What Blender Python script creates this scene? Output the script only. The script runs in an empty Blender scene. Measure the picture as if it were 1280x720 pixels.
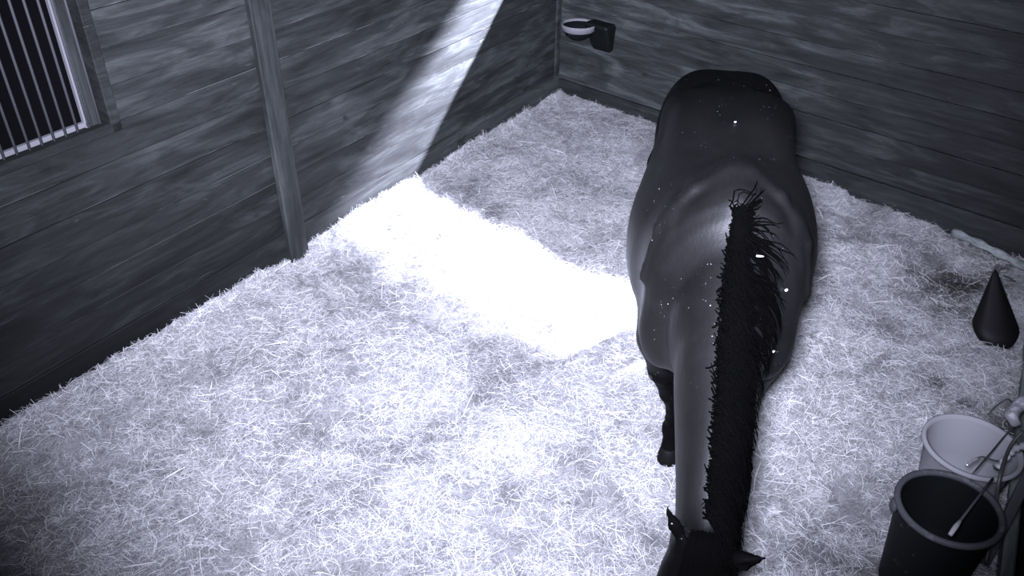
import bpy, bmesh, math, random
import numpy as np
from mathutils import Vector, Matrix
from mathutils.bvhtree import BVHTree

random.seed(7); rng = np.random.default_rng(11)
scene = bpy.context.scene
C = scene.collection

# ------------------------------------------------------------------ camera
FPX, TILT, ROLL, CAM_H = 1050.0, math.radians(34.35), math.radians(0.35), 2.7
_b = np.array([[1, 0, 0],
               [0, -math.sin(TILT), -math.cos(TILT)],
               [0, math.cos(TILT), -math.sin(TILT)]])
_cr, _sr = math.cos(ROLL), math.sin(ROLL)
_right, _down, _fwd = _cr * _b[0] - _sr * _b[1], _sr * _b[0] + _cr * _b[1], _b[2]
cam_data = bpy.data.cameras.new('camera')
cam_data.sensor_width = 36.0
cam_data.lens = FPX / 1280 * 36.0
cam_data.shift_y = 5 / 1280
cam_data.clip_start = 0.02
cam = bpy.data.objects.new('camera', cam_data)
cam.matrix_world = Matrix(((_right[0], -_down[0], -_fwd[0], 0), (_right[1], -_down[1], -_fwd[1], 0),
                           (_right[2], -_down[2], -_fwd[2], CAM_H), (0, 0, 0, 1)))
C.objects.link(cam); scene.camera = cam

def at(px, py, z):
    """point of the stall seen at a pixel and lying at height z"""
    d = (px - 640) / FPX * _right + (py - 365) / FPX * _down + _fwd
    t = (z - CAM_H) / d[2]
    return Vector((d[0] * t, d[1] * t, z))

# ------------------------------------------------------------------ view, world
vs = scene.view_settings
vs.view_transform = 'Standard'; vs.look = 'None'; vs.gamma = 1.0; vs.use_curve_mapping = False
vs.exposure = 0.0
scene.display_settings.display_device = 'sRGB'
w = bpy.data.worlds.new('night'); scene.world = w; w.use_nodes = True
w.node_tree.nodes['Background'].inputs[0].default_value = (0.45, 0.62, 0.80, 1)
w.node_tree.nodes['Background'].inputs[1].default_value = 0.005

# ------------------------------------------------------------------ lights
TINT = (0.75, 0.765, 1.0)
def aim(o, target):
    o.rotation_euler = (Vector(target) - o.location).to_track_quat('-Z', 'Y').to_euler()
def spot(name, loc, target, energy, size, blend, radius, color=TINT):
    l = bpy.data.lights.new(name, 'SPOT'); l.energy = energy; l.spot_size = math.radians(size)
    l.spot_blend = blend; l.shadow_soft_size = radius; l.color = color
    o = bpy.data.objects.new(name, l); o.location = loc; aim(o, target); C.objects.link(o)
    return o
# infrared illuminator of the stall camera
spot('infrared_lamp', (-0.08, 0.02, 2.80), (0.0, 6.0, 0.0), 4300, 83, 1.0, 0.10)
# aisle lamp hanging just behind the back wall; its light falls through the gap between the top board and the header
LAMP = Vector((2.75, 5.25, 2.0))
_n = (Vector((-1.06, 4.76, .46)) - LAMP).cross(Vector((-.52, 3.55, 0)) - LAMP).normalized()      # rim of the lamp's shade
if _n.z > 0: _n = -_n
spot('aisle_lamp', LAMP, LAMP + _n, 11000, 178, 0.075, 0.006)

# ------------------------------------------------------------------ materials
def mat(name, color=(0.5, 0.5, 0.5), rough=0.8, spec=0.3, metallic=0.0):
    m = bpy.data.materials.new(name); m.use_nodes = True
    b = m.node_tree.nodes['Principled BSDF']
    b.inputs['Base Color'].default_value = (*color, 1); b.inputs['Roughness'].default_value = rough
    b.inputs['Specular IOR Level'].default_value = spec; b.inputs['Metallic'].default_value = metallic
    return m
class NT:
    def __init__(s, m): s.t = m.node_tree; s.b = s.t.nodes['Principled BSDF']
    def n(s, kind, **kw):
        nd = s.t.nodes.new(kind)
        for k, v in kw.items():
            if k in nd.inputs.keys() if hasattr(nd.inputs, 'keys') else False: nd.inputs[k].default_value = v
            else: setattr(nd, k, v)
        return nd
    def l(s, a, b): s.t.links.new(a, b)
    def coords(s, scale=(1, 1, 1), loc=(0, 0, 0)):
        tc = s.n('ShaderNodeTexCoord'); mp = s.n('ShaderNodeMapping')
        s.l(tc.outputs['Object'], mp.inputs['Vector'])
        mp.inputs['Scale'].default_value = scale; mp.inputs['Location'].default_value = loc
        return mp.outputs['Vector']
    def noise(s, vec, scale, detail=4, rough=0.6, dist=0.0):
        nd = s.n('ShaderNodeTexNoise'); s.l(vec, nd.inputs['Vector'])
        nd.inputs['Scale'].default_value = scale; nd.inputs['Detail'].default_value = detail
        nd.inputs['Roughness'].default_value = rough; nd.inputs['Distortion'].default_value = dist
        return nd.outputs['Fac']
    def ramp(s, fac, stops):
        r = s.n('ShaderNodeValToRGB'); s.l(fac, r.inputs['Fac'])
        e = r.color_ramp.elements
        while len(e) < len(stops): e.new(0.5)
        for i, (p, c) in enumerate(stops):
            e[i].position = p; e[i].color = (c, c, c, 1) if isinstance(c, (int, float)) else (*c, 1)
        return r.outputs['Color']
    def mix(s, a, b, fac, mode='MIX'):
        m = s.n('ShaderNodeMix', data_type='RGBA', blend_type=mode)
        for sock, v in ((m.inputs[6], a), (m.inputs[7], b)):
            if isinstance(v, (int, float)): sock.default_value = (v, v, v, 1)
            elif isinstance(v, tuple): sock.default_value = (*v, 1)
            else: s.l(v, sock)
        if isinstance(fac, (int, float)): m.inputs[0].default_value = fac
        else: s.l(fac, m.inputs[0])
        return m.outputs[2]
    def bump(s, h, strength=0.3, dist=0.01):
        b = s.n('ShaderNodeBump'); b.inputs['Strength'].default_value = strength; b.inputs['Distance'].default_value = dist
        s.l(h, b.inputs['Height']); s.l(b.outputs['Normal'], s.b.inputs['Normal'])

def wood_material(name, lo, mid, hi, scr=0.30, upright=False, seam=None, end_dark=None):
    m = mat(name, rough=0.72, spec=0.25); t = NT(m)
    geo = t.n('ShaderNodeNewGeometry')
    add = t.n('ShaderNodeVectorMath', operation='ADD')
    cs = t.coords(); t.l(cs, add.inputs[0])
    mul = t.n('ShaderNodeVectorMath', operation='MULTIPLY'); t.l(geo.outputs['Random Per Island'], mul.inputs[0])
    mul.inputs[1].default_value = (37, 11, 5); t.l(mul.outputs[0], add.inputs[1])
    def st(v):
        if upright: v = (v[2], v[1], v[0])
        mp = t.n('ShaderNodeMapping'); t.l(add.outputs[0], mp.inputs['Vector']); mp.inputs['Scale'].default_value = v
        return mp.outputs['Vector']
    grain = t.noise(st((1.6, 10, 40)), 1.0, 8, 0.72, 0.6)
    blot = t.noise(st((1.1, 3, 6)), 1.5, 5, 0.65, 0.8)
    fine = t.noise(st((9, 60, 160)), 1.0, 4, 0.7)
    col = t.mix(t.ramp(blot, [(0.28, lo), (0.5, mid), (0.72, hi)]), t.ramp(grain, [(0.3, 0.35), (0.55, 1.0), (0.8, 1.35)]), 0.85, 'MULTIPLY')
    col = t.mix(col, t.ramp(fine, [(0.25, 0.6), (0.7, 1.25)]), 0.6, 'MULTIPLY')
    tone = t.ramp(geo.outputs['Random Per Island'], [(0, 0.85), (1, 1.12)])
    col = t.mix(col, tone, 1.0, 'MULTIPLY')
    # pale chewed and kicked scratches along the grain
    sc = t.noise(st((2.2, 8, 26)), 1.7, 6, 0.6, 1.2)
    sc2 = t.noise(st((1, 1, 1)), 2.2, 3, 0.5)
    msk = t.mix(t.ramp(sc, [(0.66, 0.0), (0.74, 1.0)]), t.ramp(sc2, [(0.48, 0.0), (0.62, 1.0)]), 1.0, 'MULTIPLY')
    col = t.mix(col, scr, msk)
    knot = t.noise(st((5, 8, 9)), 1.0, 2, 0.5)
    col = t.mix(col, 0.012, t.ramp(knot, [(0.70, 0.0), (0.76, 0.85)]))
    sx = t.n('ShaderNodeSeparateXYZ'); t.l(cs, sx.inputs[0])
    def ma(op, a, b=None, c=None):
        nd = t.n('ShaderNodeMath', operation=op)
        for i, q_ in enumerate((a, b, c)):
            if q_ is None: continue
            if isinstance(q_, (int, float)): nd.inputs[i].default_value = q_
            else: t.l(q_, nd.inputs[i])
        return nd.outputs[0]
    if seam:                                            # worn pale edges on some board joints, with light caught there painted in
        fr = ma('FRACT', ma('DIVIDE', ma('SUBTRACT', sx.outputs[2], seam[0] - .0005), seam[1]))
        ln = ma('LESS_THAN', fr, .030)
        rag = t.noise(t.coords((1.1, 1, 5.5)), 1.3, 5, 0.7)
        col = t.mix(col, seam[2], ma('MULTIPLY', ln, t.ramp(rag, [(0.52, 0.0), (0.58, 0.9)])))
    if end_dark:                                           # boards darker towards the near end and lower down, with noise
        g = ma('ADD', ma('MULTIPLY_ADD', sx.outputs[0], end_dark[0], end_dark[1]), ma('MULTIPLY', sx.outputs[2], end_dark[2]))
        g = ma('ADD', g, ma('MULTIPLY', t.noise(t.coords((1, 1, 3)), 1.6, 5, 0.65), .5))
        col = t.mix(col, t.ramp(g, [(0.0, end_dark[3]), (1.0, 1.0)]), 1.0, 'MULTIPLY')
    col = t.mix(col, (0.90, 1.0, 0.97), 1.0, 'MULTIPLY')
    t.l(col, t.b.inputs['Base Color'])
    t.bump(grain, 0.35, 0.006)
    return m

M = {}
M['wood_left'] = wood_material('weathered_boards', 0.010, 0.034, 0.088, 0.20, seam=(.19, .165, .18), end_dark=(.20, -.95, .50, .20))
M['wood_right'] = wood_material('scuffed_boards', 0.010, 0.042, 0.125, 0.14, seam=(.15, .158, .14), end_dark=(.22, -.38, .05, .15))
M['wood_kick'] = wood_material('dark_kick_board', 0.008, 0.016, 0.035, 0.10)
M['wood_kick_left'] = wood_material('kick_board', 0.02, 0.05, 0.10, 0.16, end_dark=(.26, -1.02, 0, .05))
M['wood_post'] = wood_material('grey_post_wood', 0.010, 0.024, 0.05, 0.2, True)
M['wood_pale'] = wood_material('pale_worn_wood', 0.10, 0.16, 0.24, 0.35)
M['pole_wood'] = wood_material('bleached_pole_wood', 0.14, 0.24, 0.34, 0.5)
M['wood_dark'] = wood_material('dark_door_wood', 0.006, 0.012, 0.03, 0.08)
M['concrete'] = mat('stall_ground', (0.05, 0.05, 0.05), 0.95)
M['steel_bar'] = mat('galvanised_bar', (0.055, 0.055, 0.06), 0.6, 0.2)
M['pale_frame'] = mat('pale_painted_frame', (0.17, 0.17, 0.18), 0.7)
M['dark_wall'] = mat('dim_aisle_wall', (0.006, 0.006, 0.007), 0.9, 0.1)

def rubber(name, col, wear, thr=0.66):
    m = mat(name, rough=0.6, spec=0.15); t = NT(m)
    v = t.coords(); a = t.noise(v, 14, 6, 0.65, 0.4); b = t.noise(v, 60, 4, 0.6)
    c = t.mix(col, wear, t.ramp(a, [(thr, 0.0), (thr + 0.08, 1.0)]))
    t.l(c, t.b.inputs['Base Color']); t.bump(b, 0.15, 0.003)
    return m
M['black_rubber'] = rubber('black_rubber', (0.004, 0.005, 0.005), (0.06, 0.06, 0.065), 0.64)
M['black_smooth'] = rubber('smooth_black_rubber', (0.004, 0.004, 0.004), (0.012, 0.012, 0.012), 0.7)
M['rim_worn'] = rubber('worn_rim', (0.05, 0.05, 0.055), (0.10, 0.10, 0.105), 0.55)
M['white_plastic'] = rubber('cloudy_white_plastic', (0.24, 0.24, 0.25), (0.19, 0.19, 0.20), 0.62)
M['wire'] = mat('dark_wire', (0.03, 0.03, 0.03), 0.5, 0.5)
M['pale_grip'] = mat('pale_grip', (0.3, 0.3, 0.3), 0.5)
M['rope'] = rubber('pale_rope', (0.20, 0.20, 0.21), (0.40, 0.40, 0.42), 0.5)
M['bright_metal'] = mat('bright_metal', (0.75, 0.75, 0.75), 0.3, 0.6, 0.7)

# straw
def straw_material(name, stops, transl=0.25):
    m = mat(name, rough=0.6, spec=0.35); t = NT(m)
    geo = t.n('ShaderNodeNewGeometry')
    col = t.ramp(geo.outputs['Random Per Island'], stops)
    v = t.coords(); blot = t.noise(v, 1.7, 6, 0.62, 0.5)
    col = t.mix(col, t.ramp(blot, [(0.30, 0.58), (0.46, 0.88), (0.62, 1.0)]), 1.0, 'MULTIPLY')
    t.l(col, t.b.inputs['Base Color'])
    tr = t.n('ShaderNodeBsdfTranslucent'); t.l(col, tr.inputs['Color'])
    mx = t.n('ShaderNodeMixShader'); mx.inputs[0].default_value = transl
    out = [n for n in t.t.nodes if n.type == 'OUTPUT_MATERIAL'][0]
    t.l(t.b.outputs[0], mx.inputs[1]); t.l(tr.outputs[0], mx.inputs[2]); t.l(mx.outputs[0], out.inputs['Surface'])
    return m
M['straw'] = straw_material('straw_blades', [(0.0, 0.26), (0.45, 0.54), (0.85, 0.72), (1.0, 0.88)])
M['straw_single'] = mat('clean_straw', (0.85, 0.85, 0.85), 0.4, 0.5)
def straw_base():
    m = mat('trampled_straw', rough=0.9, spec=0.15); t = NT(m); v = t.coords()
    blot = t.noise(v, 1.7, 6, 0.62, 0.5)
    mid = t.noise(v, 26, 6, 0.75, 1.5)
    fi = t.noise(v, 160, 5, 0.75, 1.0)
    col = t.mix(t.ramp(mid, [(0.3, 0.20), (0.5, 0.42), (0.7, 0.58)]), t.ramp(fi, [(0.3, 0.55), (0.65, 1.1)]), 0.9, 'MULTIPLY')
    col = t.mix(col, t.ramp(blot, [(0.30, 0.40), (0.46, 0.82), (0.62, 1.0)]), 1.0, 'MULTIPLY')
    at_ = t.n('ShaderNodeAttribute'); at_.attribute_name = 'bare'
    col = t.mix(col, 0.035, at_.outputs['Fac'])
    t.l(col, t.b.inputs['Base Color'])
    t.bump(t.mix(mid, fi, 0.5), 0.9, 0.03)
    return m
M['straw_base'] = straw_base()

# ------------------------------------------------------------------ object helpers
def link_mesh(name, verts, faces, m, parent=None, smooth=False):
    me = bpy.data.meshes.new(name)
    me.from_pydata([tuple(v) for v in verts], [], [tuple(f) for f in faces]); me.update()
    if m is not None: me.materials.append(m)
    if smooth: me.polygons.foreach_set('use_smooth', [True] * len(me.polygons))
    o = bpy.data.objects.new(name, me); C.objects.link(o)
    if parent is not None: o.parent = parent
    return o
def from_bm(name, bm, m, parent=None, smooth=False):
    me = bpy.data.meshes.new(name); bmesh.ops.recalc_face_normals(bm, faces=bm.faces); bm.to_mesh(me); bm.free()
    me.materials.append(m)
    if smooth: me.polygons.foreach_set('use_smooth', [True] * len(me.polygons))
    o = bpy.data.objects.new(name, me); C.objects.link(o)
    if parent is not None: o.parent = parent
    return o
def structure(o, label=None):
    o['kind'] = 'structure'
    if label: o['label'] = label
    return o
def thing(name, label, cat, loc=(0, 0, 0), rotz=0, group=None):
    o = bpy.data.objects.new(name, None); C.objects.link(o); o.empty_display_size = 0.1
    o.location = loc; o.rotation_euler = (0, 0, rotz); return tag(o, label, cat, group)
def tag(o, label, cat, group=None):
    o['label'] = label; o['category'] = cat
    if group: o['group'] = group
    return o
def box(bm, x0, x1, y0, y1, z0, z1, bev=0.0):
    r = bmesh.ops.create_cube(bm, size=1.0)
    for v in r['verts']:
        v.co = Vector((x0 + (v.co.x + .5) * (x1 - x0), y0 + (v.co.y + .5) * (y1 - y0), z0 + (v.co.z + .5) * (z1 - z0)))
    if bev:
        es = list({e for v in r['verts'] for e in v.link_edges})
        bmesh.ops.bevel(bm, geom=es, offset=bev, segments=1, affect='EDGES')
def tube_data(pts, rad, seg=8, cap=True):
    pts = [Vector(p) for p in pts]; n = len(pts)
    if not hasattr(rad, '__len__'): rad = [rad] * n
    V, Fc = [], []; up = None
    for i, p in enumerate(pts):
        t = (pts[min(i + 1, n - 1)] - pts[max(i - 1, 0)]).normalized()
        if up is None: up = t.orthogonal().normalized()
        up = (up - t * up.dot(t)).normalized(); s = t.cross(up)
        for k in range(seg):
            a = 2 * math.pi * k / seg; V.append(p + (up * math.cos(a) + s * math.sin(a)) * rad[i])
    for i in range(n - 1):
        for k in range(seg):
            a, b = i * seg + k, i * seg + (k + 1) % seg; Fc.append((a, b, b + seg, a + seg))
    if cap: Fc.append(tuple(range(seg))[::-1]); Fc.append(tuple(range((n - 1) * seg, n * seg)))
    return V, Fc
def tube(name, pts, rad, m, parent=None, seg=8):
    V, Fc = tube_data(pts, rad, seg); return link_mesh(name, V, Fc, m, parent, True)
def spline(pts, n=8):
    pts = [Vector(p) for p in pts]; out = []
    P = [pts[0] * 2 - pts[1]] + pts + [pts[-1] * 2 - pts[-2]]
    for i in range(1, len(P) - 2):
        for k in range(n):
            t = k / n
            out.append(0.5 * ((2 * P[i]) + (P[i + 1] - P[i - 1]) * t + (2 * P[i - 1] - 5 * P[i] + 4 * P[i + 1] - P[i + 2]) * t * t
                              + (3 * P[i] - P[i - 1] - 3 * P[i + 1] + P[i + 2]) * t ** 3))
    return out + [pts[-1]]
def lathe(name, prof, m, parent=None, seg=56, warp=None, smooth=True):
    V, Fc = [], []; n = len(prof)
    for k in range(seg):
        a = 2 * math.pi * k / seg
        for r, z in prof:
            p = Vector((r * math.cos(a), r * math.sin(a), z)); V.append(warp(p, a) if warp else p)
    for k in range(seg):
        k2 = (k + 1) % seg
        for i in range(n - 1):
            Fc.append((k * n + i, k2 * n + i, k2 * n + i + 1, k * n + i + 1))
    return link_mesh(name, V, Fc, m, parent, smooth)

# ------------------------------------------------------------------ the stall shell
CORNER = Vector((0.39, 7.0, 0))
YL, YR = math.radians(32.44), math.radians(46.84)
DL = Vector((math.sin(YL), math.cos(YL), 0)); NL = Vector((DL.y, -DL.x, 0))      # left wall, towards the corner / into the stall
DR = Vector((-math.sin(YR), math.cos(YR), 0)); NR = Vector((-DR.y, DR.x, 0))     # back wall, towards the corner / into the stall
RW0, RW1 = Vector((1.94, 2.08, 0)), Vector((2.75, 3.50, 0)); DW = (RW1 - RW0).normalized(); NW = Vector((-DW.y, DW.x, 0))

def wall_frame(o, origin, along, inward):
    o.matrix_world = Matrix(((along.x, -inward.x, 0, origin.x), (along.y, -inward.y, 0, origin.y), (0, 0, 1, 0), (0, 0, 0, 1)))
def plank_rows(bm, x0, x1, zs, rnd, y_in=0.0, cut=None, joints=3.2):
    """courses of boards; the face into the stall lies at y = y_in"""
    for i in range(len(zs) - 1):
        j = [x0]; x = x0 + (rnd.uniform(0.8, joints) if joints < 50 else 99)
        while x < x1 - 0.5: j.append(x); x += rnd.uniform(1.6, joints)
        j.append(x1)
        for a, b in zip(j[:-1], j[1:]):
            spans = [(a, b)]
            if cut and zs[i + 1] > cut[2] + 0.01:
                spans = [(p, q) for p, q in ((a, min(b, cut[0])), (max(a, cut[1]), b)) if q - p > 0.02]
            for p, q in spans:
                off = rnd.choice((0, 0, 0, 0.003, -0.004)) + rnd.uniform(-0.001, 0.001)
                z1 = zs[i + 1] if not (cut and zs[i] < cut[2] < zs[i + 1] and p >= cut[0] and q <= cut[1]) else cut[2]
                box(bm, p + 0.001, q - 0.001, y_in + off, y_in + off + 0.038, zs[i] + 0.0012, z1 - 0.0012, 0.0012)
rl = random.Random(3)
# left wall: local x runs from the near end (x=0) to the corner (x=LW)
LW = 7.2
OL = CORNER - DL * LW
bm = bmesh.new()
zsL = [0.19 + 0.165 * k for k in range(0, 13)]
G1 = LW - 4.10                                            # edge of the barred opening
plank_rows(bm, 0.0, LW + 0.03, zsL, rl, 0.0, cut=(0.9, G1, 1.18), joints=99)
wl = structure(from_bm('wall_left', bm, M['wood_left']), 'weathered grey plank wall with a barred opening'); wall_frame(wl, OL, DL, NL)
bm = bmesh.new(); box(bm, 0, LW + 0.03, -0.004, 0.04, -0.1, 0.186, 0.004)
bl = structure(from_bm('baseboard_left', bm, M['wood_kick_left'])); wall_frame(bl, OL, DL, NL)
# post on the left wall
bm = bmesh.new(); box(bm, LW - 3.24, LW - 3.10, -0.045, -0.005, -0.05, 2.17, 0.006)
p_ = structure(from_bm('trim_1', bm, M['wood_post']), 'grey upright post on the left wall'); wall_frame(p_, OL, DL, NL)
bm = bmesh.new(); box(bm, LW - 0.10, LW - 0.055, -0.022, -0.005, 0.19, 2.17, 0.004)
p_ = structure(from_bm('trim_2', bm, M['wood_left'])); wall_frame(p_, OL, DL, NL)
# back wall (right of the corner)
RWL = 4.15
OR_ = CORNER - DR * RWL
bm = bmesh.new(); zsR = [0.15 + 0.158 * k for k in range(0, 10)] + [1.716]
plank_rows(bm, 0, RWL, zsR, rl, 0.0, joints=99)
for k in range(4): box(bm, 0, RWL, 0, 0.038, 1.90 + .2 * k, 2.098 + .2 * k, .003)      # header above the gap
box(bm, RWL - 1.8, RWL, 0.003, 0.036, 1.716, 1.90)  # unseen filler added to bound the lamp's beam on the corner side
box(bm, 0, RWL - 2.91, 0.003, 0.036, 1.716, 1.90)  # unseen blocker added to keep lamp light off the floor past the horse
wr = structure(from_bm('wall_back', bm, M['wood_right']), 'dark plank wall behind the horse')
wall_frame(wr, OR_, DR, NR)
bm = bmesh.new(); box(bm, 0, RWL, -0.012, 0.035, -0.1, 0.146, 0.004)
br = structure(from_bm('baseboard_back', bm, M['wood_kick'])); wall_frame(br, OR_, DR, NR)
# right wall beside the buckets (only its near stretch; the doorway lies beyond it)
bm = bmesh.new(); WL_ = 3.0
plank_rows(bm, 0, WL_, [0.02 + 0.165 * k for k in range(0, 9)], rl, 0.0)
OW = RW0 - DW * 0.9
ww = structure(from_bm('wall_right', bm, M['wood_dark']), 'dark boards beside the buckets'); wall_frame(ww, OW, -DW, NW)
ww.matrix_world = Matrix(((DW.x, -NW.x, 0, OW.x), (DW.y, -NW.y, 0, OW.y), (0, 0, 1, 0), (0, 0, 0, 1)))
bm = bmesh.new(); box(bm, 0, WL_, -0.055, -0.008, -0.03, 0.07, 0.008)
bw = structure(from_bm('baseboard_right', bm, M['wood_pale'])); bw.matrix_world = ww.matrix_world.copy()
# upright of the door nearest the camera
bm = bmesh.new(); box(bm, 0.86, 0.895, -0.115, -0.08, -0.02, 1.3, 0.004)
pw = structure(from_bm('trim_3', bm, M['steel_bar']), 'grey upright bar beside the black bucket'); pw.matrix_world = ww.matrix_world.copy()

# barred opening in the left wall
win = structure(bpy.data.objects.new('window_1', None), 'barred opening high in the left wall'); C.objects.link(win)
wall_frame(win, OL, DL, NL)
bm = bmesh.new()
box(bm, G1 - 0.005, G1 + 0.045, -0.012, 0.07, 1.145, 2.17, 0.004)
box(bm, 0.85, G1 + 0.045, -0.012, 0.03, 1.145, 1.19, 0.004)
box(bm, 0.85, G1, 0.03, 0.11, 1.12, 1.17, 0.003)
from_bm('window_frame', bm, M['wood_kick'], win)
bm = bmesh.new()
box(bm, G1 - 0.075, G1 - 0.05, 0.075, 0.10, 1.17, 2.17, 0.003)
box(bm, 0.85, G1 - 0.05, 0.075, 0.10, 1.175, 1.198, 0.003)
from_bm('inner_frame', bm, M['pale_frame'], win)
V, Fc = tube_data([(0, 0.03, 1.15), (0, 0.03, 2.17)], 0.006, 8)
b0 = link_mesh('bar', V, Fc, M['steel_bar'], win, True)
for k in range(32):
    b = b0 if k == 0 else b0.copy()
    if k: C.objects.link(b); b.parent = win
    b.location = (G1 - 0.03 - 0.056 * k, 0, 0)
bm = bmesh.new(); box(bm, G1 - 0.05, G1 + 0.0, 0.075, 0.12, 1.17, 2.17, 0.002); from_bm('jamb', bm, M['wood_post'], win)
# dim wall of the next stall, beyond the bars
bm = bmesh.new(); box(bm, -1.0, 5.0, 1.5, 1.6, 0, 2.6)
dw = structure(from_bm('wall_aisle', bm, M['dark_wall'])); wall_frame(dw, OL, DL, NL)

# floor under the bedding
bm = bmesh.new(); box(bm, -5, 5.5, -1.2, 8.2, -0.25, -0.12)
structure(from_bm('floor', bm, M['concrete']), 'bare stall floor under the bedding')

# ------------------------------------------------------------------ bedding
def value_noise(x, y, seed, scale):
    r = np.random.default_rng(seed); T = r.random((256, 256))
    X, Y = x * scale, y * scale; xi, yi = np.floor(X).astype(int), np.floor(Y).astype(int)
    fx, fy = X - xi, Y - yi; fx = fx * fx * (3 - 2 * fx); fy = fy * fy * (3 - 2 * fy)
    g = lambda a, b: T[a % 256, b % 256]
    return (g(xi, yi) * (1 - fx) + g(xi + 1, yi) * fx) * (1 - fy) + (g(xi, yi + 1) * (1 - fx) + g(xi + 1, yi + 1) * fx) * fy - 0.5
HOL = [(at(575, 403, 0), .13, .06), (at(548, 520, 0), .12, .05), (at(655, 242, 0), .16, .05), (at(185, 520, 0), .11, .06), (at(155, 580, 0), .12, .06),
       (at(480, 285, 0), .12, .02), (at(665, 225, 0), .12, .03), (at(700, 300, 0), .15, .03), (at(1180, 345, 0), .26, .08), (at(1205, 325, 0), .2, .08),
       (at(1065, 290, 0), .2, .05), (at(1110, 400, 0), .25, .05), (at(395, 330, 0), .18, .05), (at(370, 380, 0), .2, .03), (at(1140, 420, 0), .22, .04),
       (at(830, 572, 0), .14, .03), (at(60, 620, 0), .2, .04), (at(500, 640, 0), .15, .03), (at(250, 640, 0), .2, .03), (at(1040, 640, 0), .2, .02)]
def dist_walls(x, y):
    dl = (x - CORNER.x) * NL.x + (y - CORNER.y) * NL.y
    dr = (x - CORNER.x) * NR.x + (y - CORNER.y) * NR.y
    dw_ = (x - RW0.x) * NW.x + (y - RW0.y) * NW.y
    return dl, dr, dw_
def height(x, y):
    h = value_noise(x, y, 1, 1.3) * .05 + value_noise(x, y, 2, 3.1) * .045 + value_noise(x, y, 3, 7.7) * .03 + value_noise(x, y, 4, 17) * .018 + value_noise(x, y, 5, 41) * .009
    dl, dr, dw_ = dist_walls(x, y)
    h += .05 * np.exp(-np.clip(dl, 0, 9) / .22) + .03 * np.exp(-np.clip(dr, 0, 9) / .15) * (x < 2.3)
    for c, r, d in HOL:
        h -= d * np.exp(-((x - c.x) ** 2 + (y - c.y) ** 2) / (r * .8) ** 2)
    h -= .07 * np.exp(-((x - 3.0) ** 2 + (y - 4.55) ** 2) / .3 ** 2)
    return h
def bare(x, y):
    b = np.zeros_like(x)
    for c, r, a in [(at(1180, 345, 0), .24, .8), (at(1190, 380, 0), .12, .6), (at(1085, 330, 0), .1, .4), (at(1140, 360, 0), .15, .5), (at(1215, 340, 0), .22, 1.0), (at(1150, 300, 0), .2, .5), (at(1262, 545, 0), .12, .9), (at(1225, 285, 0), .3, .9), (at(575, 403, 0), .06, .6), (at(548, 520, 0), .06, .5),
                    (at(1172, 480, 0), .05, 1.), (at(1110, 400, 0), .16, .35), (at(1205, 507, 0), .04, .95), (at(1068, 292, 0), .14, .4)]:
        b = np.maximum(b, a * np.exp(-((x - c.x) ** 2 + (y - c.y) ** 2) / r ** 2))
    return b
st = 0.025
gx = np.arange(-3.2, 3.7, st); gy = np.arange(0.6, 7.1, st)
X, Y = np.meshgrid(gx, gy, indexing='ij'); Z = height(X, Y)
dl, dr, dw_ = dist_walls(X, Y); ok = (dl > -.03) & (dr > -.03) & (dw_ > -0.02)
nx, ny = X.shape
idx = np.arange(nx * ny).reshape(nx, ny)
q = np.stack([idx[:-1, :-1], idx[1:, :-1], idx[1:, 1:], idx[:-1, 1:]], -1)
keep = ok[:-1, :-1] & ok[1:, :-1] & ok[1:, 1:] & ok[:-1, 1:]
q = q[keep].reshape(-1, 4); used = np.unique(q); remap = -np.ones(nx * ny, int); remap[used] = np.arange(len(used))
Vn = np.stack([X.ravel(), Y.ravel(), Z.ravel()], 1)[used]; q = remap[q]
def np_mesh(name, V, Fq, m, smooth=False, attr=None):
    me = bpy.data.meshes.new(name); k = Fq.shape[1]
    me.vertices.add(len(V)); me.vertices.foreach_set('co', V.astype(np.float32).ravel())
    me.loops.add(Fq.size); me.loops.foreach_set('vertex_index', Fq.astype(np.int32).ravel())
    me.polygons.add(len(Fq)); me.polygons.foreach_set('loop_start', np.arange(0, Fq.size, k, dtype=np.int32))
    me.polygons.foreach_set('loop_total', np.full(len(Fq), k, dtype=np.int32))
    if smooth: me.polygons.foreach_set('use_smooth', np.ones(len(Fq), bool))
    if attr is not None:
        a = me.attributes.new(attr[0], 'FLOAT', 'POINT'); a.data.foreach_set('value', attr[1].astype(np.float32))
    me.update(); me.validate(); me.materials.append(m)
    o = bpy.data.objects.new(name, me); C.objects.link(o); return o
sb = np_mesh('trampled_bedding', Vn, q, M['straw_base'], True, ('bare', bare(Vn[:, 0], Vn[:, 1])))
sb['kind'] = 'stuff'; tag(sb, 'packed layer of trampled bedding beneath the loose straw', 'straw')

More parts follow.
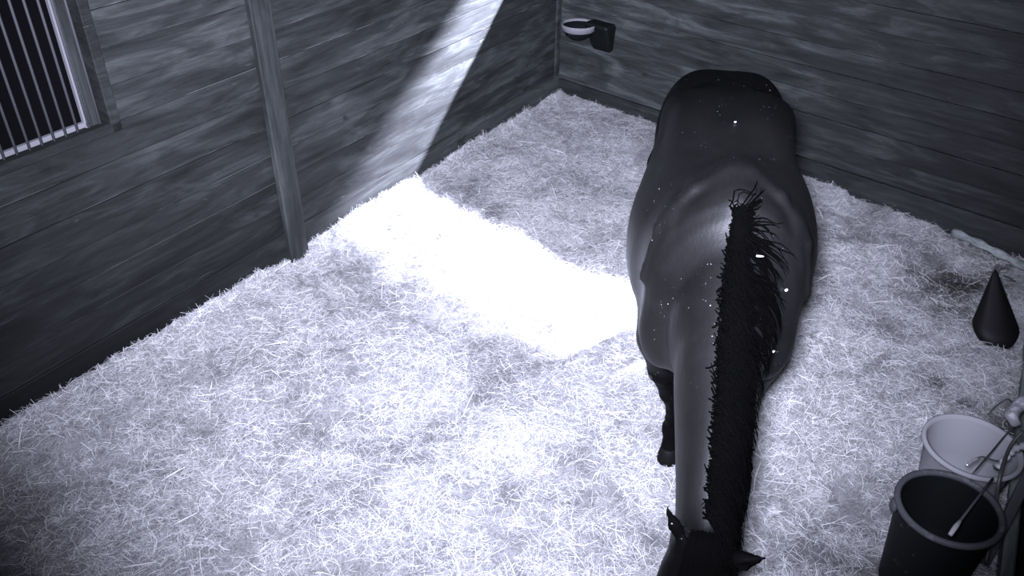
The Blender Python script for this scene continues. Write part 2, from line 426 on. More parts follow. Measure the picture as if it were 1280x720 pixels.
def blades(n, sampler, length, width, lift, pitch, curl):
    P = sampler(n); n = len(P)
    az = rng.uniform(0, 2 * np.pi, n); pt = rng.normal(0, pitch, n)
    Ls = rng.uniform(*length, n); W = rng.uniform(*width, n)
    d = np.stack([np.cos(az) * np.cos(pt), np.sin(az) * np.cos(pt), np.sin(pt)], 1)
    side = np.stack([-np.sin(az), np.cos(az), rng.normal(0, .5, n)], 1); side /= np.linalg.norm(side, axis=1)[:, None]
    bend = rng.normal(0, curl, (n, 3)); bend[:, 2] = -np.abs(bend[:, 2]) * .6
    zc = height(P[:, 0], P[:, 1]) + rng.uniform(*lift, n) + np.abs(np.sin(pt)) * Ls * .30
    c = np.stack([P[:, 0], P[:, 1], zc], 1); V = []
    for t in (-.5, 0., .5):
        p = c + d * (Ls * t)[:, None] + bend * ((t * t * 4 - .5) * Ls)[:, None]
        wv = side * (W * (1 - .35 * abs(t) * 2) / 2)[:, None]
        V += [p - wv, p + wv]
    V = np.stack(V, 1).reshape(-1, 3)
    b = np.arange(n)[:, None] * 6
    Fq = np.concatenate([b + np.array([0, 1, 3, 2]), b + np.array([2, 3, 5, 4])], 0)
    return V, Fq
def in_stall(P, m=0.015):
    dl, dr, dw_ = dist_walls(P[:, 0], P[:, 1]); return (dl > m) & (dr > m) & (dw_ > 0.03)
def uniform(n):
    P = np.stack([rng.uniform(-3.0, 3.4, n), rng.uniform(1.2, 7.0, n)], 1)
    # keep what the view can reach, thinner with distance, none on the bare patches
    vis = np.abs(P[:, 0]) < .72 * P[:, 1] + .95
    P = P[in_stall(P) & vis]
    for (px, py, z, r) in ((1187, 633, .42, .145), (1216, 556, .34, .14), (1247, 430, 0, .085)):        # nothing lies under the buckets
        c = at(px, py, z); P = P[(P[:, 0] - c.x) ** 2 + (P[:, 1] - c.y) ** 2 > r * r]
    keepp = rng.random(len(P)) > bare(P[:, 0], P[:, 1]) * .95
    cl = value_noise(P[:, 0], P[:, 1], 9, 5.0) + value_noise(P[:, 0], P[:, 1], 10, 14.0)
    return P[keepp & (rng.random(len(P)) < .62 + cl * .7)]
Vs, Fs, off = [], [], 0
for args in ((620000, uniform, (.02, .07), (.0010, .0024), (-.004, .012), .22, .14),
             (60000, uniform, (.05, .12), (.0014, .0032), (.004, .020), .22, .14),
             (2200, uniform, (.07, .16), (.003, .0055), (.014, .028), .16, .05)):
    V, Fq = blades(*args); Vs.append(V); Fs.append(Fq + off); off += len(V)
# tufts pushed up along the foot of the left wall
def along_left(n):
    s = rng.uniform(0.1, 6.2, n); d_ = np.abs(rng.normal(0, .05, n)) + .02
    return np.stack([CORNER.x - DL.x * s + NL.x * d_, CORNER.y - DL.y * s + NL.y * d_], 1)
V, Fq = blades(6000, along_left, (.03, .09), (.0015, .0035), (0, .01), .45, .14); Vs.append(V); Fs.append(Fq + off); off += len(V)
strw = np_mesh('straw_bedding', np.concatenate(Vs), np.concatenate(Fs), M['straw'])
strw['kind'] = 'stuff'; tag(strw, 'loose pale straw spread over the whole stall floor', 'straw')

# ------------------------------------------------------------------ the horse (signed-distance body, meshed with surface nets)
W0 = Vector((0.72, 2.42, 0)); U = Vector((-0.188, -0.982, 0)).normalized(); Lv = Vector((-U.y, U.x, 0))
if Lv.x < 0: Lv = -Lv
RES = 0.0115
gmin = np.array([-1.62, -0.50, -0.03]); gmax = np.array([1.36, 0.50, 1.72])
dims = np.ceil((gmax - gmin) / RES).astype(int)
ax = [gmin[i] + RES * np.arange(dims[i]) for i in range(3)]
SD = np.full(dims, 0.5, np.float32)
def region(lo, hi, pad=0.09):
    sl = []
    for i in range(3):
        a = max(0, int((lo[i] - pad - gmin[i]) / RES)); b = min(dims[i], int((hi[i] + pad - gmin[i]) / RES) + 2); sl.append(slice(a, b))
    g = np.meshgrid(ax[0][sl[0]], ax[1][sl[1]], ax[2][sl[2]], indexing='ij'); return tuple(sl), g
def smin(a, b, k):
    h = np.clip(.5 + .5 * (b - a) / k, 0, 1); return b * (1 - h) + a * h - k * h * (1 - h)
def put(sl, d, k, sub=False):
    if sub:
        a = SD[sl]; b = -d; h = np.clip(.5 - .5 * (a - b) / k, 0, 1); SD[sl] = a * (1 - h) + b * h + k * h * (1 - h)
        h2 = None
    else: SD[sl] = smin(SD[sl], d.astype(np.float32), k)
def ellipsoid(c, r, k=.04, rot=0.0, sub=False, yaw=0.0):
    R = max(r); sl, (x, y, z) = region([c[i] - R for i in range(3)], [c[i] + R for i in range(3)])
    x, y, z = x - c[0], y - c[1], z - c[2]
    if rot: x, z = math.cos(rot) * x + math.sin(rot) * z, -math.sin(rot) * x + math.cos(rot) * z
    if yaw: x, y = math.cos(yaw) * x + math.sin(yaw) * y, -math.sin(yaw) * x + math.cos(yaw) * y
    k0 = np.sqrt((x / r[0]) ** 2 + (y / r[1]) ** 2 + (z / r[2]) ** 2); k1 = np.sqrt((x / r[0] ** 2) ** 2 + (y / r[1] ** 2) ** 2 + (z / r[2] ** 2) ** 2)
    put(sl, k0 * (k0 - 1) / np.maximum(k1, 1e-6), k, sub)
def cone(a, b, ra, rb, k=.025, flat=1.0, sub=False):
    a, b = np.array(a, float), np.array(b, float); R = max(ra, rb)
    sl, g = region(np.minimum(a, b) - R, np.maximum(a, b) + R)
    ba = b - a; L2 = ba @ ba
    t = np.clip(sum((g[i] - a[i]) * ba[i] for i in range(3)) / L2, 0, 1)
    d = np.sqrt(sum((g[i] - a[i] - ba[i] * t) ** 2 * (1 if i != 1 else flat) for i in range(3))) - (ra + (rb - ra) * t)
    put(sl, d, k, sub)
def sweep(A, B, stations, k=.05, pw=2.0):
    """elliptic sections (t, offset, half width, half height) along A->B in the s-z plane, at lateral l = A.l..B.l"""
    A, B = np.array(A, float), np.array(B, float); dv = np.array([B[0] - A[0], B[2] - A[2]]); Ln = np.hypot(*dv); e = dv / Ln; nrm = np.array([-e[1], e[0]])
    if nrm[1] < 0: nrm = -nrm
    S = np.array(stations); R = S[:, 3].max() + np.abs(S[:, 1]).max()
    lo = [min(A[0], B[0]) - R, min(A[1], B[1]) - S[:, 2].max(), min(A[2], B[2]) - R]; hi = [max(A[0], B[0]) + R, max(A[1], B[1]) + S[:, 2].max(), max(A[2], B[2]) + R]
    sl, (x, y, z) = region(lo, hi)
    al = (x - A[0]) * e[0] + (z - A[2]) * e[1]; pe = (x - A[0]) * nrm[0] + (z - A[2]) * nrm[1]
    t = al / Ln; tt = np.clip(t, S[0, 0], S[-1, 0]); over = (t - tt) * Ln
    of = np.interp(tt, S[:, 0], S[:, 1]); hw = np.interp(tt, S[:, 0], S[:, 2]); hh = np.interp(tt, S[:, 0], S[:, 3])
    l0 = A[1] + (B[1] - A[1]) * tt
    mn = np.minimum(hw, hh)
    qy = np.abs((y - l0) / hw); qz = np.abs((pe - of) / hh); qo = over / mn
    f = (qy ** pw + qz ** pw + np.abs(qo) ** pw) ** (1 / pw)
    put(sl, (f - 1) * mn, k)
def smooth_st(st_, n=40):
    st_ = np.array(st_, float); t = np.linspace(st_[0, 0], st_[-1, 0], n); out = [t]
    for c in range(1, 4):
        y = st_[:, c]; x = st_[:, 0]
        m = np.gradient(y, x)
        i = np.clip(np.searchsorted(x, t) - 1, 0, len(x) - 2); h = x[i + 1] - x[i]; u = (t - x[i]) / h
        out.append((2 * u ** 3 - 3 * u ** 2 + 1) * y[i] + (u ** 3 - 2 * u ** 2 + u) * h * m[i] + (-2 * u ** 3 + 3 * u ** 2) * y[i + 1] + (u ** 3 - u ** 2) * h * m[i + 1])
    return np.stack(out, 1)
# trunk: t measured in metres along s, from the dock (-1.36) to the breast (.26)
TR = smooth_st([(0.0, .06, .08, .10), (.10, .05, .19, .20), (.25, .03, .25, .27), (.42, .02, .280, .30), (.60, -.02, .295, .335), (.85, -.07, .330, .385),
                (1.05, -.07, .345, .40), (1.25, -.05, .325, .385), (1.42, -.03, .265, .385), (1.55, -.02, .245, .34), (1.66, -.05, .16, .20)])
TR[:, 0] /= 1.66
sweep((-1.38, 0, 1.14), (.28, 0, 1.14), TR, .05, 2.05)
for sg in (-1, 1):
    ellipsoid((-1.12, sg * .12, 1.18), (.27, .155, .24), .07)              # gluteals
    ellipsoid((-.82, sg * .185, 1.34), (.14, .085, .10), .045)               # point of hip
    ellipsoid((-1.02, sg * .16, .92), (.24, .11, .30), .06, rot=.3)        # thigh
    ellipsoid((-.05, sg * .185, 1.12), (.17, .085, .32), .03, rot=-.45)    # shoulder
    ellipsoid((.12, sg * .165, .97), (.13, .095, .16), .03)                 # point of shoulder
    ellipsoid((-.08, sg * .195, .84), (.12, .075, .15), .03)
    ellipsoid((-.62, sg * .10, 1.39), (.30, .13, .10), .07)                # loin                 # triceps
    ellipsoid((.20, sg * .085, .98), (.10, .09, .14), .04)                 # pectoral
    # raised crest of the shoulder blade running down from the withers
    cone((.00, sg * .03, 1.500), (.035, sg * .13, 1.450), .024, .023, .026)
    cone((.035, sg * .13, 1.450), (.09, sg * .228, 1.33), .023, .020, .028); cone((.09, sg * .225, 1.31), (.12, sg * .26, 1.16), .024, .02, .02)
ellipsoid((-.02, 0, 1.465), (.17, .05, .055), .05)                          # withers
# neck
NA, NB = (-.10, 0.0, 1.24), (.955, -.018, .85)
NK = smooth_st([(0, 0, .15, .27), (.15, .0, .150, .26), (.35, .015, .140, .225), (.55, .02, .126, .185), (.75, .02, .102, .155), (.9, .01, .086, .13), (1.0, 0, .080, .115)])
sweep(NA, NB, NK, .06, 2.0)
# head
HA, HB = (.955, -.022, .83), (1.185, -.03, .27)
HD = smooth_st([(0, .0, .085, .10), (.12, .0, .104, .125), (.28, -.01, .112, .140), (.42, -.01, .096, .130), (.6, .01, .068, .095), (.8, .01, .060, .075), (.93, .0, .065, .07), (1.0, 0, .05, .055)])
sweep(HA, HB, HD, .03, 2.2)
for sg in (-1, 1):
    ellipsoid((1.110, -.026 + sg * .092, 0.650), (.035, .022, .035), .02)             # brow
    ellipsoid((1.055, -.026 + sg * .075, 0.610), (.06, .03, .10), .03)                 # cheek
    ellipsoid((1.255, -.03 + sg * .035, 0.270), (.03, .022, .04), .02)                # nostril wing
    ellipsoid((1.277, -.03 + sg * .04, 0.265), (.012, .009, .018), .01, sub=True)   # nostril
ellipsoid((1.165, -.03, 0.240), (.05, .055, .045), .03)                          # lips
# ears: right ear of the horse pricked, left ear turned out
EARS = [((.975, -.085, .90), (.985, -.106, .955), (.985, -.142, 1.035)), ((1.0, .02, .885), (1.03, .075, .915), (1.05, .120, .962))]
for (a, b, c), r in zip(EARS, (.016, .022)):
    cone(a, b, r, r * 1.05, .012); cone(b, c, r * 1.05, r * .25, .012)
    cone((b[0] + r, b[1], b[2]), (c[0] + r * .6, c[1], c[2]), r * .6, .002, .006, sub=True)
# fore legs
def leg(pts, k=.022):
    for (a, ra), (b, rb) in zip(pts[:-1], pts[1:]): cone(a, b, ra, rb, k)
leg([((.04, -.15, .98), .10), ((-.03, -.175, .80), .082), ((-.075, -.150, .62), .056), ((-.135, -.108, .475), .044)])
leg([((-.135, -.108, .50), .043), ((-.145, -.100, .445), .045), ((-.168, -.092, .39), .031), ((-.225, -.078, .24), .026), ((-.252, -.074, .165), .035), ((-.255, -.073, .14), .033), ((-.243, -.072, .08), .028), ((-.235, -.072, .04), .040)])
leg([((.06, .15, .98), .10), ((.03, .175, .80), .082), ((.0, .160, .62), .056), ((-.03, .135, .475), .044)])
leg([((-.03, .135, .50), .043), ((-.035, .133, .445), .045), ((-.055, .13, .39), .031), ((-.09, .125, .24), .027), ((-.105, .122, .175), .037), ((-.105, .122, .15), .035), ((-.085, .12, .09), .029), ((-.075, .12, .05), .043)])
# hind legs
for sg, o in ((-1, 0.0), (1, -.10)):
    leg([((-1.02 + o * .3, sg * .17, 1.02), .14), ((-.93 + o * .5, sg * .19, .82), .10), ((-1.02 + o, sg * .155, .66), .062), ((-1.13 + o, sg * .13, .54), .048)])
    leg([((-1.17 + o, sg * .125, .56), .026), ((-1.13 + o, sg * .125, .50), .045), ((-1.125 + o, sg * .12, .42), .036), ((-1.11 + o, sg * .115, .24), .031), ((-1.10 + o, sg * .11, .165), .040), ((-1.075 + o, sg * .11, .09), .030), ((-1.06 + o, sg * .11, .05), .045)])
HOOF = [(-.230, -.072), (-.070, .12), (-1.055, -.11), (-1.155, .11)]

def surface_nets(D):
    ins = D < 0; nx, ny, nz = D.shape
    c = np.zeros((nx - 1, ny - 1, nz - 1), np.int8)
    for i in (0, 1):
        for j in (0, 1):
            for k in (0, 1): c += ins[i:nx - 1 + i, j:ny - 1 + j, k:nz - 1 + k]
    act = (c > 0) & (c < 8); I = np.argwhere(act); vid = -np.ones(act.shape, np.int64); vid[act] = np.arange(len(I))
    acc = np.zeros((len(I), 3)); cnt = np.zeros(len(I))
    cor = [(i, j, k) for i in (0, 1) for j in (0, 1) for k in (0, 1)]
    val = {o: D[I[:, 0] + o[0], I[:, 1] + o[1], I[:, 2] + o[2]] for o in cor}
    for a in cor:
        for b in cor:
            if a < b and sum(abs(a[q] - b[q]) for q in range(3)) == 1:
                va, vb = val[a], val[b]; m = (va < 0) != (vb < 0); t = np.where(m, va / np.where(m, va - vb, 1), 0)
                p = np.array(a)[None] + (np.array(b) - np.array(a))[None] * t[:, None]
                acc[m] += p[m]; cnt[m] += 1
    V = I + acc / cnt[:, None]; Fq = []
    for axis in range(3):
        sl0 = [slice(None)] * 3; sl1 = [slice(None)] * 3; sl0[axis] = slice(0, -1); sl1[axis] = slice(1, None)
        s0, s1 = ins[tuple(sl0)], ins[tuple(sl1)]; E = np.argwhere(s0 != s1)
        u, v = (axis + 1) % 3, (axis + 2) % 3
        E = E[(E[:, u] > 0) & (E[:, v] > 0) & (E[:, u] < D.shape[u] - 1) & (E[:, v] < D.shape[v] - 1)]
        fl = s0[E[:, 0], E[:, 1], E[:, 2]]; qd = []
        for du, dv in ((0, 0), (-1, 0), (-1, -1), (0, -1)):
            Q = E.copy(); Q[:, u] += du; Q[:, v] += dv; qd.append(vid[Q[:, 0], Q[:, 1], Q[:, 2]])
        qd = np.stack(qd, 1); qd[~fl] = qd[~fl][:, ::-1]; Fq.append(qd)
    return V, np.concatenate(Fq)
def to_world(P):
    P = np.asarray(P, float)
    return np.stack([W0.x + P[:, 0] * U.x + P[:, 1] * Lv.x, W0.y + P[:, 0] * U.y + P[:, 1] * Lv.y, P[:, 2]], 1)
Vh, Fh = surface_nets(SD)
# relax
def relax(V, Fq, n, lam=.5):
    e = np.concatenate([Fq[:, [0, 1]], Fq[:, [1, 2]], Fq[:, [2, 3]], Fq[:, [3, 0]]]); deg = np.bincount(e.ravel(), minlength=len(V))
    for _ in range(n):
        for s_ in (lam, -lam * 1.03):
            S_ = np.zeros_like(V); np.add.at(S_, e[:, 0], V[e[:, 1]]); np.add.at(S_, e[:, 1], V[e[:, 0]]); V = V + s_ * (S_ / deg[:, None] - V)
    return V
Vh = relax(Vh, Fh, 7)
Vh = gmin + Vh * RES
def horse_material():
    m = mat('bay_coat', rough=0.47, spec=0.5); t = NT(m)
    geo = t.n('ShaderNodeNewGeometry')
    sep = t.n('ShaderNodeSeparateXYZ'); v = t.coords(); t.l(v, sep.inputs[0])
    hair = t.noise(t.coords((14, 90, 90)), 1.0, 4, 0.6); blot = t.noise(v, 6, 5, 0.6, 0.4)
    col = t.mix(t.ramp(blot, [(0.3, 0.003), (0.7, 0.0055)]), t.ramp(hair, [(0.25, 0.8), (0.75, 1.15)]), 0.6, 'MULTIPLY')
    lowz = t.n('ShaderNodeMapRange'); t.l(sep.outputs[2], lowz.inputs[0]); lowz.inputs[1].default_value = .62; lowz.inputs[2].default_value = .78
    col = t.mix(0.002, col, lowz.outputs[0])                      # black lower legs
    hd = t.n('ShaderNodeMapRange'); t.l(sep.outputs[0], hd.inputs[0]); hd.inputs[1].default_value = .90; hd.inputs[2].default_value = .99
    col = t.mix(col, 0.0015, hd.outputs[0])                        # dark face
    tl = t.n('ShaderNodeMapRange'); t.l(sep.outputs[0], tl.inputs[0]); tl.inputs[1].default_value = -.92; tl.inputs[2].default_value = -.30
    col = t.mix(0.0025, col, tl.outputs[0])                       # shade on croup and quarters painted into the coat colour
    dust = t.noise(v, 75, 3, 0.6); dm = t.noise(v, 5, 2, 0.5)
    fl = t.mix(t.ramp(dust, [(0.69, 0.0), (0.73, 1.0)]), t.ramp(dm, [(0.48, 0.0), (0.60, 1.0)]), 1.0, 'MULTIPLY')
    col = t.mix(col, 0.25, fl)
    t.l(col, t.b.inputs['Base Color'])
    inv = t.n('ShaderNodeMath', operation='MULTIPLY_ADD'); t.l(hd.outputs[0], inv.inputs[0]); inv.inputs[1].default_value = -1.0; inv.inputs[2].default_value = 1
    sp = t.n('ShaderNodeMath', operation='MULTIPLY'); t.l(inv.outputs[0], sp.inputs[0]); t.l(lowz.outputs[0], sp.inputs[1])
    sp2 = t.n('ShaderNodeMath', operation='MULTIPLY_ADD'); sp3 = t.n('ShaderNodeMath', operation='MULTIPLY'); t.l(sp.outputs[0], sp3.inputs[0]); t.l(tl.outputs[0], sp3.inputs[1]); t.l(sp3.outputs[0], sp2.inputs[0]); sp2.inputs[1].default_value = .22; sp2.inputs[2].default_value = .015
    t.l(sp2.outputs[0], t.b.inputs['Specular IOR Level'])
    t.bump(hair, 0.22, 0.004)
    return m
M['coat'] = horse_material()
M['hair'] = mat('black_hair', (0.001, 0.001, 0.001), 0.5, 0.0)
M['hoof'] = mat('dark_hoof', (0.003, 0.003, 0.003), 0.6, 0.08)
M['eye'] = mat('eye', (0.01, 0.01, 0.01), 0.05, 0.6)
HM = Matrix(((U.x, Lv.x, 0, W0.x), (U.y, Lv.y, 0, W0.y), (0, 0, 1, 0), (0, 0, 0, 1)))
horse = thing('horse', 'dark bay horse walking towards the camera with its head lowered', 'horse'); horse.matrix_world = HM
flip = HM.to_3x3().determinant() < 0
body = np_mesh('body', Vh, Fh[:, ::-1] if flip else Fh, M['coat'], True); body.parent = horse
# hooves
hf = lathe('hoof', [(0.0, 0.065), (.032, .064), (.036, .060), (.048, .0), (.047, -.012), (0.0, -.012)], M['hoof'], horse, 24)
hf.location = (HOOF[0][0], HOOF[0][1], 0.0)
for hx, hy in HOOF[1:]:
    c = hf.copy(); C.objects.link(c); c.parent = horse; c.location = (hx, hy, 0)
for sg in (-1, 1):
    bm = bmesh.new(); bmesh.ops.create_uvsphere(bm, u_segments=16, v_segments=10, radius=.021)
    e = from_bm('eye', bm, M['eye'], horse, True); e.location = (1.117, -.026 + sg * .098, 0.635)
# mane
def neck_surface(t, phi, lift=0.006):
    A, B = np.array(NA), np.array(NB); dv = np.array([B[0] - A[0], B[2] - A[2]]); Ln = np.hypot(*dv); e_ = dv / Ln; nr = np.array([-e_[1], e_[0]])
    if nr[1] < 0: nr = -nr
    of, hw, hh = (np.interp(t, NK[:, 0], NK[:, c]) for c in (1, 2, 3))
    pe = of + (hh + lift) * math.cos(phi); l = (hw + lift) * math.sin(phi) + A[1] + (B[1] - A[1]) * t
    return Vector((A[0] + e_[0] * t * Ln + nr[0] * pe, l, A[2] + e_[1] * t * Ln + nr[1] * pe))
bvh_body = BVHTree.FromPolygons([Vector(v) for v in Vh], [tuple(int(i) for i in f) for f in Fh])
def mane_lock(t0, length, rnd, spread=1.0, r0=.0045, start=0.0, lift=.008):
    pts = []; n = 9; drift = rnd.gauss(.045, .05); wob = rnd.uniform(0, 6.28); amp = rnd.uniform(.004, .016)
    for i in range(n):
        f = i / (n - 1)
        hw = float(np.interp(t0, NK[:, 0], NK[:, 2])); hh = float(np.interp(t0, NK[:, 0], NK[:, 3]))
        phi = start + f * length / ((hw + hh) * .62)
        p = neck_surface(t0 + drift * f + amp * math.sin(wob + f * 7) * .6, min(phi, 1.85), lift + .004 * math.sin(wob * 2 + f * 9))
        if phi > 1.85: p.z -= (phi - 1.85) * (hw + hh) * .62
        loc, nrm, _, dist = bvh_body.find_nearest(p)
        if loc is not None:
            sd = (p - loc).dot(nrm)
            if sd < lift: p = loc + nrm * lift
        pts.append(p)
    return pts
rm = random.Random(5); V_, F_ = [], []
def add_tube(pts, rad, seg=4):
    V, Fc = tube_data(pts, rad, seg); o = len(V_); V_.extend(V); F_.extend([tuple(i + o for i in f) for f in Fc])
prof = lambda r: [r * x for x in (.8, 1, 1, 1, .95, .85, .7, .5, .15)]
clump = [(rm.uniform(0, 1), rm.uniform(.6, 1.2)) for _ in range(26)]
for i in range(4200):
    t0 = rm.uniform(.13, .97)
    base = np.interp(t0, [.05, .15, .3, .45, .6, .8, 1.0], [.03, .07, .10, .12, .17, .21, .13])
    mod = .62 + .38 * math.sin(t0 * 46 + 1.2) + .2 * math.sin(t0 * 101)
    add_tube(mane_lock(t0, base * rm.uniform(.5, 1.12) * (.62 + .38 * max(0, mod)), rm, lift=rm.uniform(.004, .022), start=rm.gauss(-.03, .03 + .06 * min(1, max(0, (t0 - .16) / .2)))), prof(rm.uniform(.0012, .0034)))
# loose curling locks that stand away from the neck
for t0, ln in ((.22, .24), (.23, .26), (.34, .30), (.35, .31), (.355, .28), (.45, .27), (.52, .26), (.30, .2), (.18, .16)):
    for k in range(16):
        add_tube(mane_lock(t0 + rm.uniform(-.012, .012), ln * rm.uniform(.9, 1.1), rm, lift=rm.uniform(.006, .02)), prof(.0028))
mane = link_mesh('mane', V_, F_, M['hair'], horse, True); mane['label'] = 'black wavy mane'
# forelock
V_, F_ = [], []
for i in range(260):
    l = rm.gauss(-.026, .018); s0 = .985 + rm.uniform(-.02, .02)
    pts = []
    for k in range(7):
        f = k / 6; p = Vector((s0 + .13 * f + .02, -.026 + (l + .026) * (1 + f * 1.2) + .01 * math.sin(f * 5 + i), 0.97 - .16 * f ** 1.3 - .02))
        loc, nrm, _, _ = bvh_body.find_nearest(p); p = loc + nrm * (.006 + .004 * math.sin(i)); pts.append(p)
    add_tube(pts, [.002, .004, .004, .004, .0035, .003, .001])
link_mesh('forelock', V_, F_, M['hair'], horse, True)
# tail
V_, F_ = [], []
for i in range(160):
    a = rm.uniform(0, 6.28); r = rm.uniform(.1, 1) ** .5
    pts = [Vector((-1.36 - .05 * f - .04 * math.sin(f * 3) - .045 * r * math.cos(a) * (.4 + f) , .05 * r * math.sin(a) * (.4 + f), 1.26 - .92 * f)) for f in [k / 7 for k in range(8)]]
    add_tube(pts, [.005, .006, .006, .006, .006, .005, .004, .002])
link_mesh('tail', V_, F_, M['hair'], horse, True)

# ------------------------------------------------------------------ straw bits on the horse
bvh_world = BVHTree.FromPolygons([HM @ Vector(v) for v in Vh], [tuple(int(i) for i in f) for f in Fh])
def hit(px, py):
    d = Vector(at(px, py, 0)) - cam.location; d = d.normalized(); l, n, _, _ = bvh_world.ray_cast(cam.matrix_world.translation, (Vector(at(px, py, 0)) - cam.matrix_world.translation).normalized())
    if l is None: return None, None
    if n.dot(d) > 0: n = -n
    return l, n
for px, py, ln, ang, r, lab in ((943, 322, .026, 0.0, .003, 'single bright straw caught crosswise in the mane near the withers'),
                                (981, 362, .010, 1.0, .0042, 'bright fleck of straw on the far shoulder edge of the horse'),
                                (965, 438, .010, .3, .0042, 'lowest bright fleck of straw on the shoulder beside the mane'),
                                (919, 154, .008, .3, .003, 'tiny bright fleck of straw high on the croup')):
    l, n = hit(px, py)
    if l is None: continue
    c = l + n * (.028 if px == 943 else r + .002); d = Vector((math.cos(ang), math.sin(ang), 0)); d = (d - n * d.dot(n)).normalized()
    o = tube('straw_fleck', [c - d * ln / 2, c, c + d * ln / 2], [r * .7, r, r * .7], M['straw_single'], None, 8)
    tag(o, lab, 'straw')

# ------------------------------------------------------------------ buckets
def bail(parent, R, z, phi, tilt, m, r=.004, grip=None):
    pts = []
    for k in range(25):
        a = math.pi * k / 24; p = Vector((R * math.cos(a), 0, R * .95 * math.sin(a)))
        p = Matrix.Rotation(tilt, 3, 'X') @ p; p = Matrix.Rotation(phi, 3, 'Z') @ p; pts.append(p + Vector((0, 0, z)))
    b = tube('bail', pts, r, m, parent, 8)
    if grip: tube('grip', pts[grip[0]:grip[1]], r * 2.6, M['pale_grip'], b, 10)
    return b
# large black bucket at the bottom right
bk = at(1187, 633, .42); bk.z = .0
t = thing('bucket', 'large black rubber bucket with a worn pale rim, nearest the camera', 'bucket', bk)
def dent(p, a): return Vector((p.x * (1 + .02 * math.cos(2 * a + .6)), p.y * (1 - .02 * math.cos(2 * a + .6)), p.z + .004 * math.sin(3 * a) * (p.z > .3)))
lathe('bucket_body', [(0.0, -.035), (.128, -.035), (.134, -.02), (.148, .18), (.166, .40), (.166, .415), (.159, .415), (.158, .40), (.141, .18), (.126, .0), (0, .0)], M['black_rubber'], t, 64, dent)
lathe('rim', [(.160, .405), (.176, .402), (.180, .410), (.178, .421), (.169, .426), (.160, .422), (.157, .412), (.160, .405)], M['rim_worn'], t, 64, dent)
for a in (math.radians(168), math.radians(-12)):
    bm = bmesh.new(); bmesh.ops.create_uvsphere(bm, u_segments=16, v_segments=10, radius=1)
    for v in bm.verts: v.co = Vector((v.co.x * .013, v.co.y * .026, v.co.z * .030))
    lg = from_bm('lug', bm, M['rim_worn'], t, True); lg.location = (.178 * math.cos(a), .178 * math.sin(a), .385); lg.rotation_euler = (0, 0, a)
# feed scoop handle / rod lying across the mouth of the black bucket
p0, p1 = at(1188, 667, .435), at(1241, 598, .47)
rod = thing('hook_rod', 'thin rod with a pale tip lying across the mouth of the black bucket', 'rod', p0)
tube('rod', [Vector((0, 0, 0)), (p1 - p0) * .5 + Vector((0, 0, .003)), p1 - p0], .0045, M['steel_bar'], rod)
tube('tip', [Vector((-.004, -.006, 0)), (p1 - p0) * .12, (p1 - p0) * .24], [.007, .009, .006], M['pale_grip'], rod)
# white bucket behind it
wb = at(1216, 556, .34); wb.z = 0.0
t = thing('bucket', 'cloudy white plastic bucket behind the large black one', 'bucket', wb)
lathe('bucket_body', [(0.0, -.04), (.120, -.04), (.128, -.02), (.150, .16), (.172, .325), (.176, .33), (.169, .335), (.166, .325), (.144, .16), (.120, .015), (0, .01)], M['white_plastic'], t, 64)
lathe('rim', [(.170, .322), (.182, .320), (.186, .328), (.184, .338), (.176, .342), (.168, .338), (.170, .322)], M['white_plastic'], t, 64)
w3 = spline([at(1235, 519, .34) - wb, at(1246, 507, .37) - wb, at(1262, 500, .40) - wb, at(1270, 525, .40) - wb, at(1250, 552, .37) - wb, at(1216, 592, .345) - wb], 6)
tube('bail', w3, .0035, M['wire'], t)
# dark lead strap hanging beside the black bucket
st_ = spline([at(1279, 538, .55), at(1262, 560, .50), at(1249, 600, .45), at(1243, 650, .30), at(1232, 705, .16)], 8)
o = tube('strap', st_, .007, M['wire'], None, 8); tag(o, 'dark strap hanging down between the black bucket and the bar', 'strap')
# pale rope with a bright clip, reaching across the white bucket from the wall
rp = thing('rope', 'pale twisted rope with a bright snap reaching over the white bucket rim', 'rope', at(1300, 545, .52)); ro = Vector(rp.location)
tube('rope_strand', [p - ro for p in spline([at(1306, 542, .53), at(1283, 556, .51), at(1268, 562, .48), at(1257, 573, .46), at(1246, 584, .45)], 6)], [.012 + .004 * math.sin(i * 1.9) for i in range(25)], M['rope'], rp, 10)
tube('snap', [p - ro for p in spline([at(1250, 577, .462), at(1240, 575, .45), at(1228, 571, .44), at(1220, 574, .43)], 6)], .0035, M['wire'], rp)
tube('snap_tip', [p - ro for p in spline([at(1222, 573, .432), at(1214, 577, .43), at(1208, 582, .425)], 5)], .0055, M['bright_metal'], rp)
# pale rag bunched over the rail
def lumpy(name, pts, rad, m, parent=None, seg=20, amp=.25, seed=2):
    V, Fc = tube_data(pts, rad, seg)
    r = np.array([list(v) for v in V]); n1 = value_noise(r[:, 0] + r[:, 2], r[:, 1] + r[:, 2] * .5, seed, 30)
    ctr = r.mean(0); V = [Vector(v) + (Vector(v) - Vector(ctr)) * float(a) * amp for v, a in zip(V, n1)]
    return link_mesh(name, V, Fc, m, parent, True)
o = lumpy('rag', spline([at(1272, 532, .40), at(1265, 522, .43), at(1270, 510, .43), at(1286, 500, .45), at(1300, 498, .40)], 5), [.012, .018, .021, .022, .023, .024, .024, .025, .026, .026, .026, .027, .027, .027, .027, .026, .025, .022, .018, .014, .008], M['rope'], seed=4)
tag(o, 'pale bunched rag hanging by the wall just above the white bucket', 'rag')

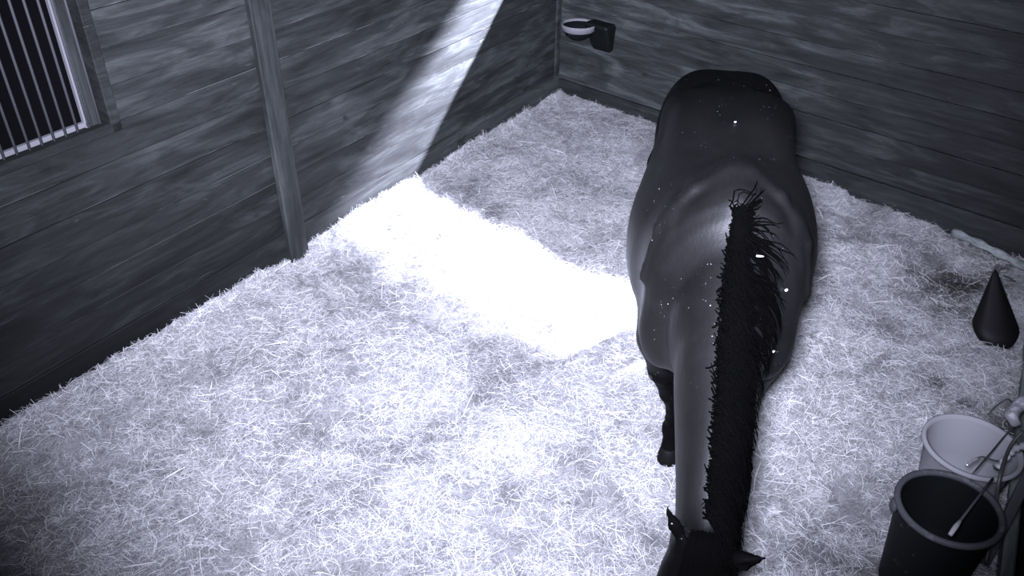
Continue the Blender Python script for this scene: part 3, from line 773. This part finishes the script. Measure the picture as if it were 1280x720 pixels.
# soft black tub standing by the wall, gathered by its handles
tb = at(1247, 430, .0); ax_ = Vector((at(1244, 338, .30) - tb))
t = thing('tub', 'soft black rubber tub gathered to a point, standing by the right wall', 'tub', tb)
V, Fc = [], []; NS, NK_ = 20, 40
for i in range(NS + 1):
    f = i / NS
    r = .118 * (math.sin(min(1, (f + .04) / .34) * math.pi / 2) ** .6 if f < .30 else 1.0) * (1 - max(0, (f - .28) / .72) ** .98 * .93)
    for k in range(NK_):
        a = 2 * math.pi * k / NK_; wr_ = 1 + .05 * math.sin(5 * a + 2) * f
        c = ax_ * f; V.append(Vector((c.x + r * math.cos(a) * wr_, c.y + r * .85 * math.sin(a) * wr_, -.03 + f * (ax_.z + .03))))
for i in range(NS):
    for k in range(NK_):
        a, b = i * NK_ + k, i * NK_ + (k + 1) % NK_; Fc.append((a, b, b + NK_, a + NK_))
Fc.append(tuple(range(NK_))[::-1]); Fc.append(tuple(range(NS * NK_, (NS + 1) * NK_)))
link_mesh('tub_body', V, Fc, M['black_smooth'], t, True)
tube('handle', spline([ax_ + Vector((-.012, 0, -.02)), ax_ + Vector((-.008, 0, .025)), ax_ + Vector((.012, 0, .03)), ax_ + Vector((.014, 0, -.02))], 6), .005, M['rim_worn'], t)
tube('strap', spline([ax_ + Vector((.05, -.01, -.03)), ax_ + Vector((.09, .0, -.045)), ax_ + Vector((.13, 0, -.07))], 6), .005, M['rim_worn'], t)

# pale pole lying on the bedding along the foot of the back wall
pp = spline([at(1192, 290, .03), at(1225, 305, .05), at(1255, 320, .06), at(1290, 338, .07)], 6); o0 = pp[0].copy()
o = lumpy('pole', pp, [.024 + .005 * math.sin(i * 1.3) for i in range(len(pp))], M['pole_wood'], None, 12, .02, 6)
tag(o, 'pale rough pole lying in the straw in the far right corner', 'pole')

# bowl waterer high in the far corner
wc = Vector((0, 0, 0)); base = CORNER - DR * .325 + NR * .165
t = thing('waterer', 'round water bowl with a pale rim mounted beside the far corner', 'waterer', (base.x, base.y, .60), math.atan2(DR.y, DR.x))
lathe('bowl', [(0, .0), (.06, .0), (.105, .03), (.130, .09), (.132, .10), (.124, .10), (.10, .045), (.05, .02), (0, .02)], M['black_rubber'], t, 48)
lathe('rim', [(.118, .062), (.131, .070), (.140, .100), (.143, .112), (.136, .118), (.126, .112), (.118, .062)], M['pale_frame'], t, 48)
bm = bmesh.new(); box(bm, -.26, -.02, -.162, -.01, -.10, .13, .02)
for v in bm.verts:
    k = (.13 - v.co.z) / .23; v.co.y = -.162 + (v.co.y + .162) * (1 - .75 * k); v.co.x = -.14 + (v.co.x + .14) * (1 - .25 * k)
bx_ = from_bm('housing', bm, M['black_rubber'], t)
